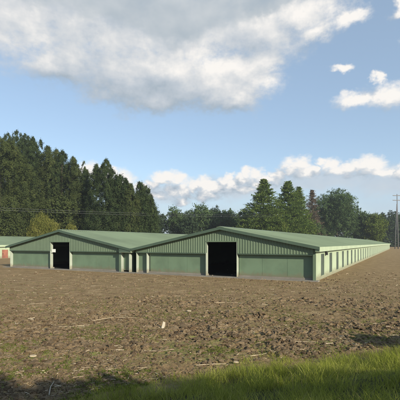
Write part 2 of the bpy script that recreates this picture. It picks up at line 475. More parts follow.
def leaf_quads(C, A, Nrm, L, W):
    """rhombic leaf cards: centres C, long axes A, normals N, length, width"""
    B = np.cross(Nrm, A); B /= np.linalg.norm(B, axis=1, keepdims=True)+1e-9
    L = L[:, None]; W = W[:, None]
    v = np.stack([C-A*L*.5, C+B*W*.5-A*L*.08, C+A*L*.5, C-B*W*.5-A*L*.08], 1)
    n = len(C); qd = np.arange(n*4).reshape(n, 4)
    return v.reshape(-1, 3), qd

def unit(v): return v/(np.linalg.norm(v, axis=-1, keepdims=True)+1e-9)

def crown_pts(kind, H, R, rng, n_cl):
    """clump centres (n,3), outward directions (n,3), clump size (n,)"""
    if kind in ('cedar', 'fir', 'dead'):
        base = {'cedar': .03, 'fir': .10, 'dead': .15}[kind]
        h = base + (1-base)*((1-np.sqrt(rng.random(n_cl)*.985)) if kind != 'cedar' else rng.random(n_cl)**1.12)
        h = np.where(rng.random(n_cl) < .10, base + (1-base)*(.72+.28*rng.random(n_cl)), h)
        q_ = (h-base)/(1-base)
        phi = rng.random(n_cl)*2*np.pi
        if kind == 'cedar':
            pr = (1-q_**2.4)**.72*(.86+.14*np.cos(q_*5.0+.6))
            lump = .58+.76*fbm(np.cos(phi)*2.0+q_*7+20, np.sin(phi)*2.0+q_*5+20, int(rng.integers(1e4)), 3)
            rf = 1-.55*rng.random(n_cl)**2.2
        else:
            # whorls: foliage gathers in layered boughs with gaps between
            nb = int(H/1.15); lay = np.floor(q_*nb)
            nk = 7
            key = rng.integers(0, nk, n_cl)
            q_ = np.clip((lay + .5 + (rng.random(n_cl)-.5)*1.0)/nb + .05*(_hash(lay*7+key, lay*0, 4)-.5), 0, .995); h = base+(1-base)*q_
            jit = _hash(lay, key, int(rng.integers(1e4)))
            phi = (key + jit*.9)/nk*2*np.pi + lay*1.3 + rng.normal(0, .42, n_cl)
            pr = (1-q_**1.35)**.92*.97+.03
            lump = .68+.48*_hash(lay+50, key, int(rng.integers(1e4)))
            rf = 1-.85*rng.random(n_cl)**1.35
        r = R*pr*lump*rf
        z = h*H
        if kind == 'cedar': z = z - .04*r
        else: z = z + .30*r*(rf-.4)
        C = np.stack([r*np.cos(phi), r*np.sin(phi), z], 1)
        if kind != 'cedar':                     # thin upright tips above the last boughs
            tp = rng.random(n_cl) < .045
            C[tp, :2] *= .10; C[tp, 2] = H*(.90+.11*rng.random(tp.sum()))
        if kind == 'cedar':                     # several leaders share one crown
            ns = 9
            so_ = rng.random(ns)*6.28; sd = R*(.30+.45*rng.random(ns)); sh = .76+.22*rng.random(ns); sr = .40+.22*rng.random(ns)
            sd[0], sh[0], sr[0] = 0, 1.0, .66
            ks = rng.choice(ns, n_cl, p=np.r_[.22, np.full(ns-1, .78/(ns-1))])
            C[:, :2] = C[:, :2]*sr[ks][:, None] + np.stack([np.cos(so_[ks]), np.sin(so_[ks])], 1)*sd[ks][:, None]*(1-.35*h)[:, None]
            C[:, 2] *= sh[ks]
        O = np.stack([np.cos(phi), np.sin(phi), np.full(n_cl, .15)], 1)
        cs = np.full(n_cl, 1.0)*(.55+.75*rng.random(n_cl))*np.clip(.45+(1-q_)*.75, .4, 1)
        if kind != 'cedar': cs = np.where(tp, .38, cs)
        return C, unit(O), cs
    if kind == 'bamboo':
        phi = rng.random(n_cl)*2*np.pi; rr = R*np.sqrt(rng.random(n_cl))
        hh = H*(.55+.45*fbm(np.cos(phi)*rr*.5+9, np.sin(phi)*rr*.5+9, int(rng.integers(1e4)), 2))*np.sqrt(np.clip(1-(rr/R)**2*.75, .05, 1))*1.1
        z = hh*(1-.75*rng.random(n_cl)**1.6)
        C = np.stack([rr*np.cos(phi)*1.05, rr*np.sin(phi)*.7, z], 1)
        O = np.stack([np.cos(phi)*.5, np.sin(phi)*.5, np.full(n_cl, .7)], 1)
        return C, unit(O), np.full(n_cl, .75)
    # broad: several overlapping lobes
    nl = 16
    lc = []
    for i in range(nl):
        u = rng.normal(size=3); u /= np.linalg.norm(u)
        a = .62*rng.random()**.5
        lc.append((u[0]*R*a*1.05, u[1]*R*a*1.05, H*.58 + u[2]*H*.36*a*1.15, R*(.34+.20*rng.random())))
    lc.append((0, 0, H*.80, R*.40)); lc.append((R*.2, 0, H*.32, R*.55)); lc.append((-R*.3, R*.1, H*.36, R*.5))
    lc = np.array(lc)
    pk = rng.choice(len(lc), n_cl, p=(lc[:, 3]**2)/np.sum(lc[:, 3]**2))
    d = unit(rng.normal(size=(n_cl, 3)))
    sc_ = lc[pk, 3]*(1-.45*rng.random(n_cl)**2)*(.82+.34*rng.random(n_cl))
    C = lc[pk, :3] + d*sc_[:, None]*np.array([1, 1, .82])
    C[:, 2] = np.clip(C[:, 2], H*.06, H)
    return C, d, .45+.7*rng.random(n_cl)

def crown(kind, H, R, seed, leaf, n_cl, per):
    rng = np.random.default_rng(seed)
    C, O, cs = crown_pts(kind, H, R, rng, n_cl)
    n = n_cl*per
    Cc = np.repeat(C, per, 0); Oo = np.repeat(O, per, 0); S = np.repeat(cs, per)[:, None]
    g = rng.normal(size=(n, 3))
    if kind == 'cedar':
        off = g*np.array([.5, .5, .8])*S*1.0
        A = unit(Oo*.45 + np.array([0, 0, -.8]) + rng.normal(size=(n, 3))*.45)
        N = unit(Oo + unit(off)*.55 + rng.normal(size=(n, 3))*.42 + np.array([0, 0, .25]))
        L = leaf*(.8+.9*rng.random(n))*1.35; W = leaf*(.45+.4*rng.random(n))
    elif kind in ('fir', 'dead'):
        tang = np.stack([-Oo[:, 1], Oo[:, 0], np.zeros(n)], 1)
        off = (Oo*g[:, :1]*1.1 + tang*g[:, 1:2]*.7 + np.array([0, 0, 1.])*g[:, 2:3]*.26)*S
        A = unit(Oo*.8 + np.array([0, 0, .65]) + rng.normal(size=(n, 3))*.5)
        N = unit(np.array([0, 0, .7]) + Oo*.5 + rng.normal(size=(n, 3))*.5)
        L = leaf*(.8+.8*rng.random(n))*1.3; W = leaf*(.4+.35*rng.random(n))
        if kind == 'dead': W = W*.6
    elif kind == 'bamboo':
        off = g*np.array([.35, .35, 1.0])*S
        A = unit(np.array([0, 0, 1.]) + rng.normal(size=(n, 3))*.35)
        N = unit(Oo*np.array([1, 1, .2]) + rng.normal(size=(n, 3))*.6)
        L = leaf*(1+rng.random(n))*1.5; W = leaf*(.3+.3*rng.random(n))
    else:
        off = g*S*.62
        A = unit(rng.normal(size=(n, 3)) + np.array([0, 0, -.25]))
        N = unit(Oo*.9 + np.array([0, 0, .35]) + rng.normal(size=(n, 3))*.6)
        L = leaf*(.8+.7*rng.random(n)); W = leaf*(.6+.4*rng.random(n))
    return leaf_quads(Cc+off, A, N, L, W)

def tree(name, label, kind, mat, px, py_top, hw, Y, seed, leaf=.5, n_cl=700, per=26, trunk_r=None, group=None, cat='tree', sx=1.0):
    Xp = at(px, Y); gz = float(ground_z(np.array([Xp]), np.array([float(Y)]))[0])
    H = zat(py_top, Y) - gz; R = hw/F*Y*{'cedar': 2.05, 'broad': 1.25, 'fir': 1.45}.get(kind, 1.0)
    t = thing(name, label, cat, (Xp, Y, gz-.1), seed*.7, group)
    v, qd = crown(kind, H, R, seed, leaf, n_cl, per)
    mesh_np('crown', v, quads=qd, mat=M[mat], parent=t)
    tr = trunk_r or max(.16, H*.016)
    mb = MB(); rnd = random.Random(seed)
    if kind == 'bamboo':
        for i in range(14):
            a = rnd.random()*6.28; r = R*.7*math.sqrt(rnd.random())
            mb.tube([(r*math.cos(a), r*math.sin(a)*.7, 0), (r*1.1*math.cos(a), r*.75*math.sin(a), H*.5), (r*1.3*math.cos(a), r*.9*math.sin(a), H*.75)], [.06, .05, .02], 5)
        mb.build('cane', M['bark'], t)
        return t
    top = .93 if kind in ('cedar', 'fir', 'dead') else .62
    mb.tube([(0, 0, -.3), (.04*tr, 0, H*.06), (rnd.uniform(-.1, .1), rnd.uniform(-.1, .1), H*.4), (0, 0, H*top)], [tr*1.4, tr, tr*.7, tr*.12], 8)
    nb = 10 if kind in ('broad',) else 16
    for i in range(nb):
        a = i*2.4+rnd.random(); zz = H*(.2+.55*i/nb); ln = R*(.5 if kind == 'broad' else .85*(1-zz/H))
        up = .45 if kind == 'broad' else .1
        mb.tube([(0, 0, zz), (math.cos(a)*ln*.5, math.sin(a)*ln*.5, zz+ln*up*.5), (math.cos(a)*ln, math.sin(a)*ln, zz+ln*up*1.1)], [tr*.35, tr*.2, tr*.06], 5)
    mb.build('trunk', M['bark'], t)
    return t

LG = 'tall cedars on the hillside'
# (label, px, top, half width, depth, material)
CED = [
 ('broad olive cedar at the near foot of the hill, farthest left', 1, 139, 24, 127, 'lf_ced2', 1150),
 ('tallest dark cedar on the hill crest, behind the broad olive one', 17, 131, 19, 160, 'lf_ced', 900),
 ('dark cedar just right of the tallest one on the crest', 33, 138, 16, 150, 'lf_ced', 850),
 ('cedar halfway along the sloping hill row, above the yellow bamboo', 48, 146, 16, 146, 'lf_ced2', 850),
 ('cedar second after the bamboo in the descending hill row', 62, 151, 15, 144, 'lf_ced', 850),
 ('olive cedar lower down the descending hill row, over the barn ridge', 73, 158, 13, 142, 'lf_ced2', 700),
 ('last and lowest cedar of the hill row, beside the sky notch', 85, 171, 9.5, 142, 'lf_ced', 450),
 ('cedar on the crest between the two highest dark tops', 25, 134, 14, 170, 'lf_ced', 700),
 ('leftmost cedar of the crest, behind the broad olive one', 8, 133.5, 15, 172, 'lf_ced', 700),
 ('cedar on the upper slope, just behind the bamboo line', 56, 149, 12, 160, 'lf_ced', 600),
 ('big dark cedar just right of the sky notch', 106, 160, 14.5, 132, 'lf_ced', 1150),
 ('cedar shouldering the big dark one on its right', 120, 175, 14, 131, 'lf_ced', 850),
 ('olive cedar between two darker spires in the middle group', 131, 185, 11, 128, 'lf_ced2', 600),
 ('slim dark spire near the end of the middle group', 140, 182, 10, 134, 'lf_ced', 550),
 ('small last cedar of the middle group, next to the far woods', 149, 198, 9, 130, 'lf_ced', 500),
]
for i, (lab, px, top, hw, Y, mt, n) in enumerate(CED):
    tree('cedar_tree', lab, 'cedar', mt, px, top, hw, Y, 100+i, .27, int(n*1.7), 46, group=LG)
tree('spreading_tree', 'dark spreading broadleaf tree low in front of the hill cedars', 'broad', 'lf_ced2', 58, 190, 17, 130, 140, .5, 520, 24)
tree('leafy_tree', 'low rounded tree behind the far barn roof at the picture edge', 'broad', 'lf_ced2', 10, 208, 14, 120, 141, .45, 420, 22)
tree('bamboo_clump', 'large yellow green bamboo clump rising behind the barn roof', 'bamboo', 'lf_bam', 45, 214, 19, 119, 150, .34, 900, 20, cat='bamboo', group='bamboo behind the second barn')
tree('bamboo_clump', 'small yellow green bamboo tuft beside the barn ridge', 'bamboo', 'lf_bam', 71, 223, 9, 117, 151, .32, 420, 18, cat='bamboo', group='bamboo behind the second barn')
FARB = [
 ('first small round tree beyond the cedars', 157, 208, 9, 205, 300),
 ('round topped far tree left of the broad crowned one', 177, 204, 13, 205, 420),
 ('tallest broad crowned far tree over the ridge of the front barn', 200, 199.5, 15, 212, 480),
 ('shaded far tree half hidden behind the tallest broad crown', 214, 204, 11, 222, 340),
 ('round far tree right of the barn peak', 228, 203, 12, 205, 400),
 ('last far round tree before the tall bright fir', 243, 207, 10, 208, 320),
 ('lower tree in front of the far round crowns', 188, 212, 10, 195, 300),
]
for i, (lab, px, top, hw, Y, n) in enumerate(FARB):
    tree('round_tree', lab, 'broad', 'lf_brd' if i % 3 else 'lf_far', px, top, hw, Y, 200+i, .62, n, 26, group='round trees beyond the front barn')
tree('fir_tree', 'tall bright green fir with a ragged pointed top', 'fir', 'lf_fir', 264, 180, 20, 176, 220, .48, 1900, 28, group='firs behind the front barn roof')
tree('fir_tree', 'second bright fir with two leaders, beside the brown tree', 'fir', 'lf_fir', 288, 182, 17, 180, 221, .48, 1600, 28, group='firs behind the front barn roof')
tree('fir_tree', 'shorter yellowish fir tucked against the brown tree', 'fir', 'lf_fir', 299, 187, 11, 186, 222, .45, 1000, 26, group='firs behind the front barn roof')
tree('leafy_tree', 'low light green tree between the two tall firs', 'broad', 'lf_brd2', 277, 213, 11, 170, 223, .5, 420, 22)
tree('brown_tree', 'reddish brown dying conifer between the firs and the big round tree', 'dead', 'lf_dead', 312, 190, 11, 206, 230, .55, 520, 22)
tree('leafy_tree', 'low green tree at the foot of the brown dying conifer', 'broad', 'lf_brd', 316, 220, 9, 204, 231, .5, 320, 22)
tree('great_tree', 'very large round dark green tree over the barn roof', 'broad', 'lf_brd', 337, 186, 25, 232, 240, .46, 2400, 36)
tree('leafy_tree', 'mid green tree on the right shoulder of the great round tree', 'broad', 'lf_brd', 360, 206, 12, 232, 241, .58, 520, 24)
tree('leafy_tree', 'light green round tree nearest the utility pole', 'broad', 'lf_brd2', 375, 211, 13, 226, 242, .58, 620, 24)
DK = [(384, 209, 9), (393, 207, 10), (403, 210, 10), (414, 206, 12), (427, 209, 12), (246, 214, 10), (325, 214, 10)]
DL = ['far dark tree right behind the light green round tree', 'far dark tree straight behind the utility pole', 'far dark tree at the edge just past the pole',
      'far dark tree beyond the picture edge', 'second far dark tree beyond the picture edge', 'far dark tree low behind the tall bright fir', 'far dark tree low behind the great round tree']
for i, (px, top, hw) in enumerate(DK):
    tree('dark_tree', DL[i], 'broad', 'lf_far', px, top, hw, 330 if i < 5 else 280, 260+i, .9, 340, 24, group='far dark trees on the skyline')

# far wood that reads as one mass, closing the gaps low between the trunks
rng = np.random.default_rng(5)
pxs = np.concatenate([rng.uniform(-40, 250, 1500), rng.uniform(240, 380, 1200), rng.uniform(370, 450, 1800)])
Yw = np.where(pxs < 160, 210, 300) + rng.uniform(0, 22, 4500)
xw = (pxs-200)/F*Yw
hmax = (HOR-np.where(pxs < 160, 222, 219) + 9*(fbm(pxs*.09, pxs*0+3, 8, 3)-.5))/F*Yw + HC
zw = hmax*(1-rng.random(4500)**1.3) + far_z(xw, Yw)
per = 18
Cw = np.repeat(np.stack([xw, Yw, zw], 1), per, 0) + rng.normal(size=(4500*per, 3))*1.3
nW = len(Cw)
v, qd = leaf_quads(Cw, unit(rng.normal(size=(nW, 3))), unit(rng.normal(size=(nW, 3))+np.array([0, -.6, .4])), .9+.6*rng.random(nW), .7+.4*rng.random(nW))
tag(mesh_np('woods', v, quads=qd, mat=M['lf_far']), 'far wood along the foot of the trees', 'woods', kind='stuff')

# ------------------------------------------------------------------ utility pole and wires
PY = 200.0; pxw = at(397.0, PY)
up = thing('utility_pole', 'tall slender double utility pole with two crossarms at the end of the barn', 'utility pole', (pxw, PY, 0))
ptop = zat(194, PY)
pm = MB(); pm.tube([(.7, 0, -.5), (.2, 0, ptop*.6), (0, 0, ptop)], [.30, .24, .17], 10); pm.build('pole', M['ppole'], up, smooth=True)
pm = MB(); pm.tube([(-1.25, -.3, -.5), (-.15, -.06, zat(204, PY))], [.24, .16], 8); pm.build('strut', M['ppole'], up, smooth=True)
for zz in (zat(195.6, PY), zat(200.3, PY)):
    pm = MB(); pm.box(-2.2, 2.2, -.14, .14, zz-.14, zz+.14); arm = pm.build('crossarm', M['wood'], up, bevel=.02)
    for dx in (-2.0, -1.1, 1.1, 2.0):
        im = MB(); im.tube([(dx, 0, zz+.14), (dx, 0, zz+.3), (dx, 0, zz+.5)], [.06, .12, .07], 8); im.build('insulator', M['porc'], arm)
def pole(label, x, y, h):
    u = thing('utility_pole', label, 'utility pole', (x, y, 0))
    a = MB(); a.tube([(0, 0, -.5), (0, 0, h)], [.17, .11], 10); a.build('pole', M['wood'], u, smooth=True)
    a = MB(); a.box(-.9, .9, -.06, .06, h-.75, h-.62); a.build('crossarm', M['wood'], u)
    return u
A = (at(-45, 92.), 92.); B = (at(290.5, 177.), 177.)
hA, hB = zat(206, 92)+.7, zat(215.5, 177)+.9
pole('brown wooden pole standing out of view past the far barn', *A, hA)
pole('brown wooden pole hidden among the firs', *B, hB)
def wire(label, p, q, sag, r, name='power_line'):
    mb = MB(); n = 26
    pts = []
    for i in range(n+1):
        u = i/n
        pts.append((p[0]+(q[0]-p[0])*u, p[1]+(q[1]-p[1])*u, p[2]+(q[2]-p[2])*u-4*sag*u*(1-u)))
    mb.tube(pts, r, 5)
    return tag(mb.build(name, M['wire'], smooth=True), label, 'power line', 'power lines across the trees')
wire('upper thin power line crossing in front of the cedars', (A[0]-.7, A[1], hA-.55), (B[0]-.7, B[1], hB-.55), .9, .019)
wire('lower thin power line crossing in front of the cedars', (A[0]+.7, A[1], hA-1.2), (B[0]+.7, B[1], hB-1.3), .9, .019)

# ------------------------------------------------------------------ soil clods, straw, weeds
def ico(sub):
    bm = bmesh.new(); bmesh.ops.create_icosphere(bm, subdivisions=sub, radius=1)
    v = np.array([p.co[:] for p in bm.verts]); f = np.array([[q.index for q in p.verts] for p in bm.faces]); bm.free()
    return v, f
def field_pts(n, rng, y0=7.2, y1=34, pw=1.0):
    """points over the visible wedge of the field, evenly spread in distance"""
    out = []
    while sum(map(len, out)) < n:
        yy = 1/(1/y1 + (1/y0-1/y1)*rng.random(n)**pw); xx = (rng.random(n)*2-1)*(yy*.60+1.2)
        ok = bank(xx, yy) < -.05
        dens = fbm(xx*.25, yy*.45, 61, 3); ok &= rng.random(n) < (.35+.65*sstep(.3, .58, dens))
        out.append(np.stack([xx[ok], yy[ok]], 1))
    return np.concatenate(out)[:n]
# ground height lookup on the displaced sheet
def soil_z(x, y):
    r = np.hypot(x, y)
    z = ground_z(x, y)
    s_ = 1 - sstep(-.2, .5, bank(x, y)); g_ = rough_at(x, y)*s_*sstep(120, 40, r)
    return z + g_*(.12*(fbm(x*.35, y*.6, 3, 4)-.5) + .08*(np.abs(fbm(x*2.6, y*2.6, 9, 3)-.5)*2-.25) + .055*(fbm(x*7.5, y*7.5, 21, 3)-.5))

m, k, out = material('clod_soil')
gpos = k.node('ShaderNodeNewGeometry')
n1 = k.noise(gpos.outputs['Position'], 14, 4, .7)
n2 = k.noise(gpos.outputs['Position'], 60, 4, .75)
c = k.mix(gpos.outputs['Random Per Island'], (.095, .063, .036), (.26, .190, .110))
c = k.mix(k.smooth(n1, .45, .75), c, (.30, .235, .15))
c = k.mix(k.smooth(n2, .50, .75), c, (.07, .05, .03))
principled(k, out, c, .95, k.m('ADD', n1, n2), 1.0, .03, .1); M['clod'] = m

rng = np.random.default_rng(71)
V1, F1 = ico(2); V0, F0 = ico(1)
vs, fs, b = [], [], 0
P = field_pts(27000, rng, 7.0, 40, 1.0)
rr = np.hypot(P[:, 0], P[:, 1])
size = (.010 + .024*rng.random(len(P)) + .075*rng.random(len(P))**6)*(.62+rr*.026)*(.55+.6*rough_at(P[:, 0], P[:, 1]))
zz = soil_z(P[:, 0], P[:, 1])
for i in range(len(P)):
    vv, ff = (V1, F1) if size[i]/rr[i] > .0026 else (V0, F0)
    ph = rng.random(4)*20
    d = 1 + .30*np.sin(vv@np.array([3.1, 1.7, 2.3])+ph[0])*np.sin(vv@np.array([-1.9, 3.3, 1.1])+ph[1]) + .22*np.sin(vv@np.array([5.1, -6.7, 4.3])+ph[2])*np.sin(vv@np.array([6.1, 4.7, -5.3])+ph[3]) + rng.normal(0, .17, len(vv))
    s3 = size[i]*np.array([.8+.8*rng.random(), .8+.8*rng.random(), .5+.3*rng.random()])
    p = vv*d[:, None]*s3
    a = rng.random()*6.28; ca, sa = math.cos(a), math.sin(a)
    p = np.stack([p[:, 0]*ca-p[:, 1]*sa, p[:, 0]*sa+p[:, 1]*ca, p[:, 2]], 1) + np.array([P[i, 0], P[i, 1], zz[i]+size[i]*.10])
    vs.append(p); fs.append(ff+b); b += len(vv)
tag(mesh_np('soil_clods', np.concatenate(vs), tris=np.concatenate(fs), mat=M['clod'], smooth=False), 'lumpy brown clods of ploughed earth', 'soil clods', kind='stuff')

M['straw'] = None
m, k, out = material('pale_straw')
g = k.node('ShaderNodeNewGeometry')
c = k.ramp(g.outputs['Random Per Island'], [(0, (.17, .13, .08)), (.6, (.31, .25, .16)), (1, (.50, .43, .31))])
principled(k, out, c, .8, None, spec=.2); M['straw'] = m
def stalks(P, lens, wid, rng, flat=True):
    vs, qs, b = [], [], 0
    z = soil_z(P[:, 0], P[:, 1])
    for i in range(len(P)):
        a = rng.normal(0, .75) if rng.random() < .7 else rng.random()*6.28
        L = lens[i]; w = wid[i]; n = 3
        bend = rng.normal(0, .12)*L
        t = np.linspace(-.5, .5, n+1)
        x = P[i, 0] + math.cos(a)*t*L - math.sin(a)*bend*(4*t*t)
        y = P[i, 1] + math.sin(a)*t*L + math.cos(a)*bend*(4*t*t)
        zc = np.maximum(soil_z(x, y), z[i]-.02) + .015 + w*.5 + rng.random()*.02 + np.linspace(0, rng.random()*.10*L if rng.random() < .4 else 0, n+1)
        nx, ny = -math.sin(a)*w, math.cos(a)*w
        for j in range(n+1):
            vs += [(x[j]-nx, y[j]-ny, zc[j]-w*.3), (x[j]+nx, y[j]+ny, zc[j]-w*.3), (x[j]+nx*.4, y[j]+ny*.4, zc[j]+w*.8), (x[j]-nx*.4, y[j]-ny*.4, zc[j]+w*.8)]
        for j in range(n):
            o = b+j*4
            for e in range(4): qs.append((o+e, o+(e+1) % 4, o+4+(e+1) % 4, o+4+e))
        qs.append((b, b+3, b+2, b+1)); qs.append((b+n*4, b+n*4+1, b+n*4+2, b+n*4+3))
        b += 4*(n+1)
    return vs, qs
P = field_pts(3000, rng, 7.2, 44, .9)
L = .03 + .24*rng.random(len(P))**3.2; L *= .7+np.hypot(P[:, 0], P[:, 1])*.025
Wd = .003 + .007*rng.random(len(P))**2
vs, qs = stalks(P, L, Wd*(.6+np.hypot(P[:, 0], P[:, 1])*.045), rng)
tag(mesh_np('straw_litter', vs, quads=qs, mat=M['straw']), 'short pale straw scraps strewn over the soil', 'straw', kind='stuff')

# single pieces one can point at
M['pale'] = painted('bleached_stalk', (.40, .33, .22), .3, .85, dirt_amt=.7)
M['palewood'] = painted('bleached_wood', (.40, .36, .28), .1, .8, dirt_amt=.3)
def gpt(px, py):
    Yg = HC*F/(py-HOR); return at(px, Yg), Yg
def stalk_thing(name, label, pts_px, r, cat, mat='pale', group=None, lift=.03):
    mb = MB(); pts = []
    for (px, py) in pts_px:
        x, y = gpt(px, py); z = float(soil_z(np.array([x]), np.array([y]))[0]) + lift
        pts.append((x, y, z))
    fine = []
    for i in range(len(pts)-1):
        for u in (0, .33, .66):
            p = Vector(pts[i]).lerp(Vector(pts[i+1]), u)
            p.z = max(p.z, float(soil_z(np.array([p.x]), np.array([p.y]))[0])+lift*.8); fine.append(p)
    fine.append(Vector(pts[-1]))
    mb.tube(fine, [r*(1-.45*i/len(fine)) for i in range(len(fine))], 6)
    return tag(mb.build(name, M[mat], smooth=True), label, cat, group)
SG = 'long dry stalks lying on the soil'
for lab, pts in [
 ('longest pale dry stalk, lying in the middle distance of the field', [(42, 329), (58, 327), (72, 327), (90, 325)]),
 ('pale stalk stretching behind the white stake', [(92, 321.5), (112, 319.5), (136, 318.5)]),
 ('short bleached stalk lying just below the weedy patch near the grass', [(196, 367), (214, 366), (226, 365)]),
 ('stalk lying close to the dark shaded strip, among green seedlings', [(146, 352.5), (160, 351.5), (174, 350.5)]),
 ('thin stalk at the far side of the field below the second barn', [(28, 305), (38, 304.5), (46, 303.5)]),
 ('stalk lying among the roughest clods toward the far edge of grass', [(291, 341), (305, 342.5), (318, 343)]),
 ('stalk near the bright grass edge, half sunk between clods', [(250, 357), (262, 355), (276, 352)]),
 ('stalk lying on the smooth brown soil below the front barn door', [(214, 303.5), (226, 303), (238, 303.5)]),
]:
    stalk_thing('dry_stalk', lab, pts, .012, 'stalk', 'pale', SG)
stalk_thing('forked_twig', 'thin white curved twig in the shaded strip beside the grass', [(49, 398), (50.5, 390), (54, 384)], .012, 'twig', 'palewood', None, .06)
x, y = gpt(162.5, 328); z = float(soil_z(np.array([x]), np.array([y]))[0])
sm = MB(); sm.prism([(-.055, 0), (.05, .0), (.075, .10), (.085, .235), (-.005, .25), (-.03, .12)], -.03, .03)
st = sm.build('white_stake', M['palewood'], bevel=.006); st.location = (x, y, z-.02); st.rotation_euler = (-.15, .1, .2)
tag(st, 'short white broken stake sticking up from the soil', 'stake')
for (px, py, w, lab) in [(33, 358, .19, 'flat pale bark chip lying near the shaded strip'), (236, 365, .13, 'flat pale bark chip beside the tall grass edge'),
                         (189, 312, .24, 'flat pale bark chip on the far smooth soil')]:
    x, y = gpt(px, py); z = float(soil_z(np.array([x]), np.array([y]))[0])
    cm = MB(); n = 9; rnd = random.Random(px)
    top = [(math.cos(6.283*i/n)*w*.5*rnd.uniform(.7, 1.2), math.sin(6.283*i/n)*w*.28*rnd.uniform(.7, 1.2)) for i in range(n)]
    cm.add([(a_, b_, 0) for a_, b_ in top] + [(a_*.92, b_*.92, .03) for a_, b_ in top], [tuple(range(n-1, -1, -1)), tuple(range(n, 2*n))] + [(i, (i+1) % n, (i+1) % n+n, i+n) for i in range(n)])
    ch = cm.build('bark_chip', M['pale']); ch.location = (x, y, z+.05); ch.rotation_euler = (.12, .06, rnd.random()*.6)
    tag(ch, lab, 'bark chip', 'flat pale bark chips on the soil')

def blades(P, base_z, h, w, lean, rng, seg=3):
    n = len(P)
    az = rng.random(n)*2*np.pi; fx = np.cos(az); fy = np.sin(az)
    wa = az + np.pi/2 + rng.normal(0, .5, n); wx = np.cos(wa)*w; wy = np.sin(wa)*w
    vs = []
    for j in range(seg+1):
        u = j/seg
        cx = P[:, 0]+fx*lean*h*u**1.9; cy = P[:, 1]+fy*lean*h*u**1.9; cz = base_z + h*(u - .28*lean*u*u)
        tw = (1-u)**.7*.5 if j < seg else .04
        vs.append(np.stack([cx-wx*tw, cy-wy*tw, cz], 1)); vs.append(np.stack([cx+wx*tw, cy+wy*tw, cz], 1))
    V = np.stack(vs, 1)                    # n, 2(seg+1), 3
    k_ = 2*(seg+1); b_ = (np.arange(n)*k_)[:, None]
    qs = [b_+np.array([[2*j, 2*j+1, 2*j+3, 2*j+2]]) for j in range(seg)]
    return V.reshape(-1, 3), np.concatenate(qs, 0)

# weeds: small seedlings in the soil, patchy
rng = np.random.default_rng(91)
n = 80000
yy = 1/(1/34 + (1/7.0-1/34)*rng.random(n)); xx = (rng.random(n)*2-1)*(yy*.58+1)
pn = fbm(xx*.55+11, yy*.8, 83, 4)
ok = (bank(xx, yy) < .1) & (rng.random(n) < .04 + .7*sstep(.43, .60, pn)*np.clip(1.2-(yy-8)/26, .2, 1))
W_ = np.stack([xx[ok], yy[ok]], 1)
W_ = np.repeat(W_, 4, 0) + rng.normal(0, .022, (len(W_)*4, 2))
m = leafmat('weed_leaf', (.075, .095, .018), (.125, .155, .032), (.19, .21, .055), .3, .8); M['weed'] = m
v, qd = blades(W_, soil_z(W_[:, 0], W_[:, 1])-.005, .022+.05*rng.random(len(W_))**1.6, .010+.016*rng.random(len(W_)), .5+.9*rng.random(len(W_)), rng, 2)
tag(mesh_np('weeds', v, quads=qd, mat=m), 'low green seedlings scattered over the soil', 'weeds', kind='stuff')

# grass on the near bank
m = leafmat('grass_blade', (.11, .14, .018), (.225, .260, .038), (.44, .44, .12), .45, .9); M['grass'] = m
n = 380000
xx = rng.uniform(-8, 17, n); yy = rng.uniform(.8, 16.5, n)
e = bank(xx, yy) + (fbm(xx*1.6, yy*1.6, 15, 3)-.5)*1.7
dens = sstep(-.45, .55, e)*(.35+.65*sstep(.30, .55, fbm(xx*2.2, yy*2.2, 27, 2)))
ok = (rng.random(n) < dens) & (np.abs(xx) < yy*.70+6.5) & (np.hypot(xx, yy) > 2.2)
G = np.stack([xx[ok], yy[ok]], 1)
tuft = fbm(G[:, 0]*1.9, G[:, 1]*1.9, 33, 3)
h = (.11+.22*rng.random(len(G)))*(.35+1.15*sstep(.3, .68, tuft))*(.45+.55*sstep(-.3, 1.0, bank(G[:, 0], G[:, 1])))
v, qd = blades(G, ground_z(G[:, 0], G[:, 1])-.03, h, .007+.007*rng.random(len(G)), .25+.75*rng.random(len(G)), rng, 4)
tag(mesh_np('grass', v, quads=qd, mat=m), 'long rough grass on the near bank', 'grass', kind='stuff')
sel = rng.random(len(G)) < .02
GD = G[sel]
v, qd = blades(GD, ground_z(GD[:, 0], GD[:, 1])-.02, h[sel]*1.05+.04, .004+.004*rng.random(len(GD)), .3+.9*rng.random(len(GD)), rng, 4)
m = leafmat('dry_grass_blade', (.20, .16, .08), (.32, .26, .13), (.46, .39, .22), .3, .9); M['dry'] = m
tag(mesh_np('dry_grass', v, quads=qd, mat=m), 'dry straw coloured stems among the grass', 'grass', kind='stuff')

# ------------------------------------------------------------------ behind the camera: hedge and shrub whose shade lies on the ground
SUN_EL, SUN_AZ = math.radians(21), math.atan2(.585, -.811)
def hedge():
    t = thing('tall_hedge', 'tall dark hedge behind the viewer, shading the near grass', 'hedge', (14, -5, 0))
    r = np.random.default_rng(3); n = 26000
    x_ = r.uniform(-30, 34, n); z_ = 5.05*(1-.98*r.random(n)**1.15); z_ *= 1-.34*sstep(8.5, 13, x_); z_ *= 1+.05*(fbm(x_*.7, x_*0, 4, 3)-.5)
    z_ = np.maximum(z_, .2)
    p = np.stack([x_, r.uniform(-1.1, 1.1, n), z_+.9], 1)
    v, qd = leaf_quads(p, unit(r.normal(size=(n, 3))), unit(r.normal(size=(n, 3))), .35+.3*r.random(n), .3+.2*r.random(n))
    mesh_np('foliage', v, quads=qd, mat=M['lf_ced'], parent=t)
    mb = MB()
    for i in range(22): mb.tube([(-29+i*2.9, 0, .3), (-29+i*2.9, .1, 6.6)], [.12, .05], 6)
    mb.build('stems', M['bark'], t)
hedge()
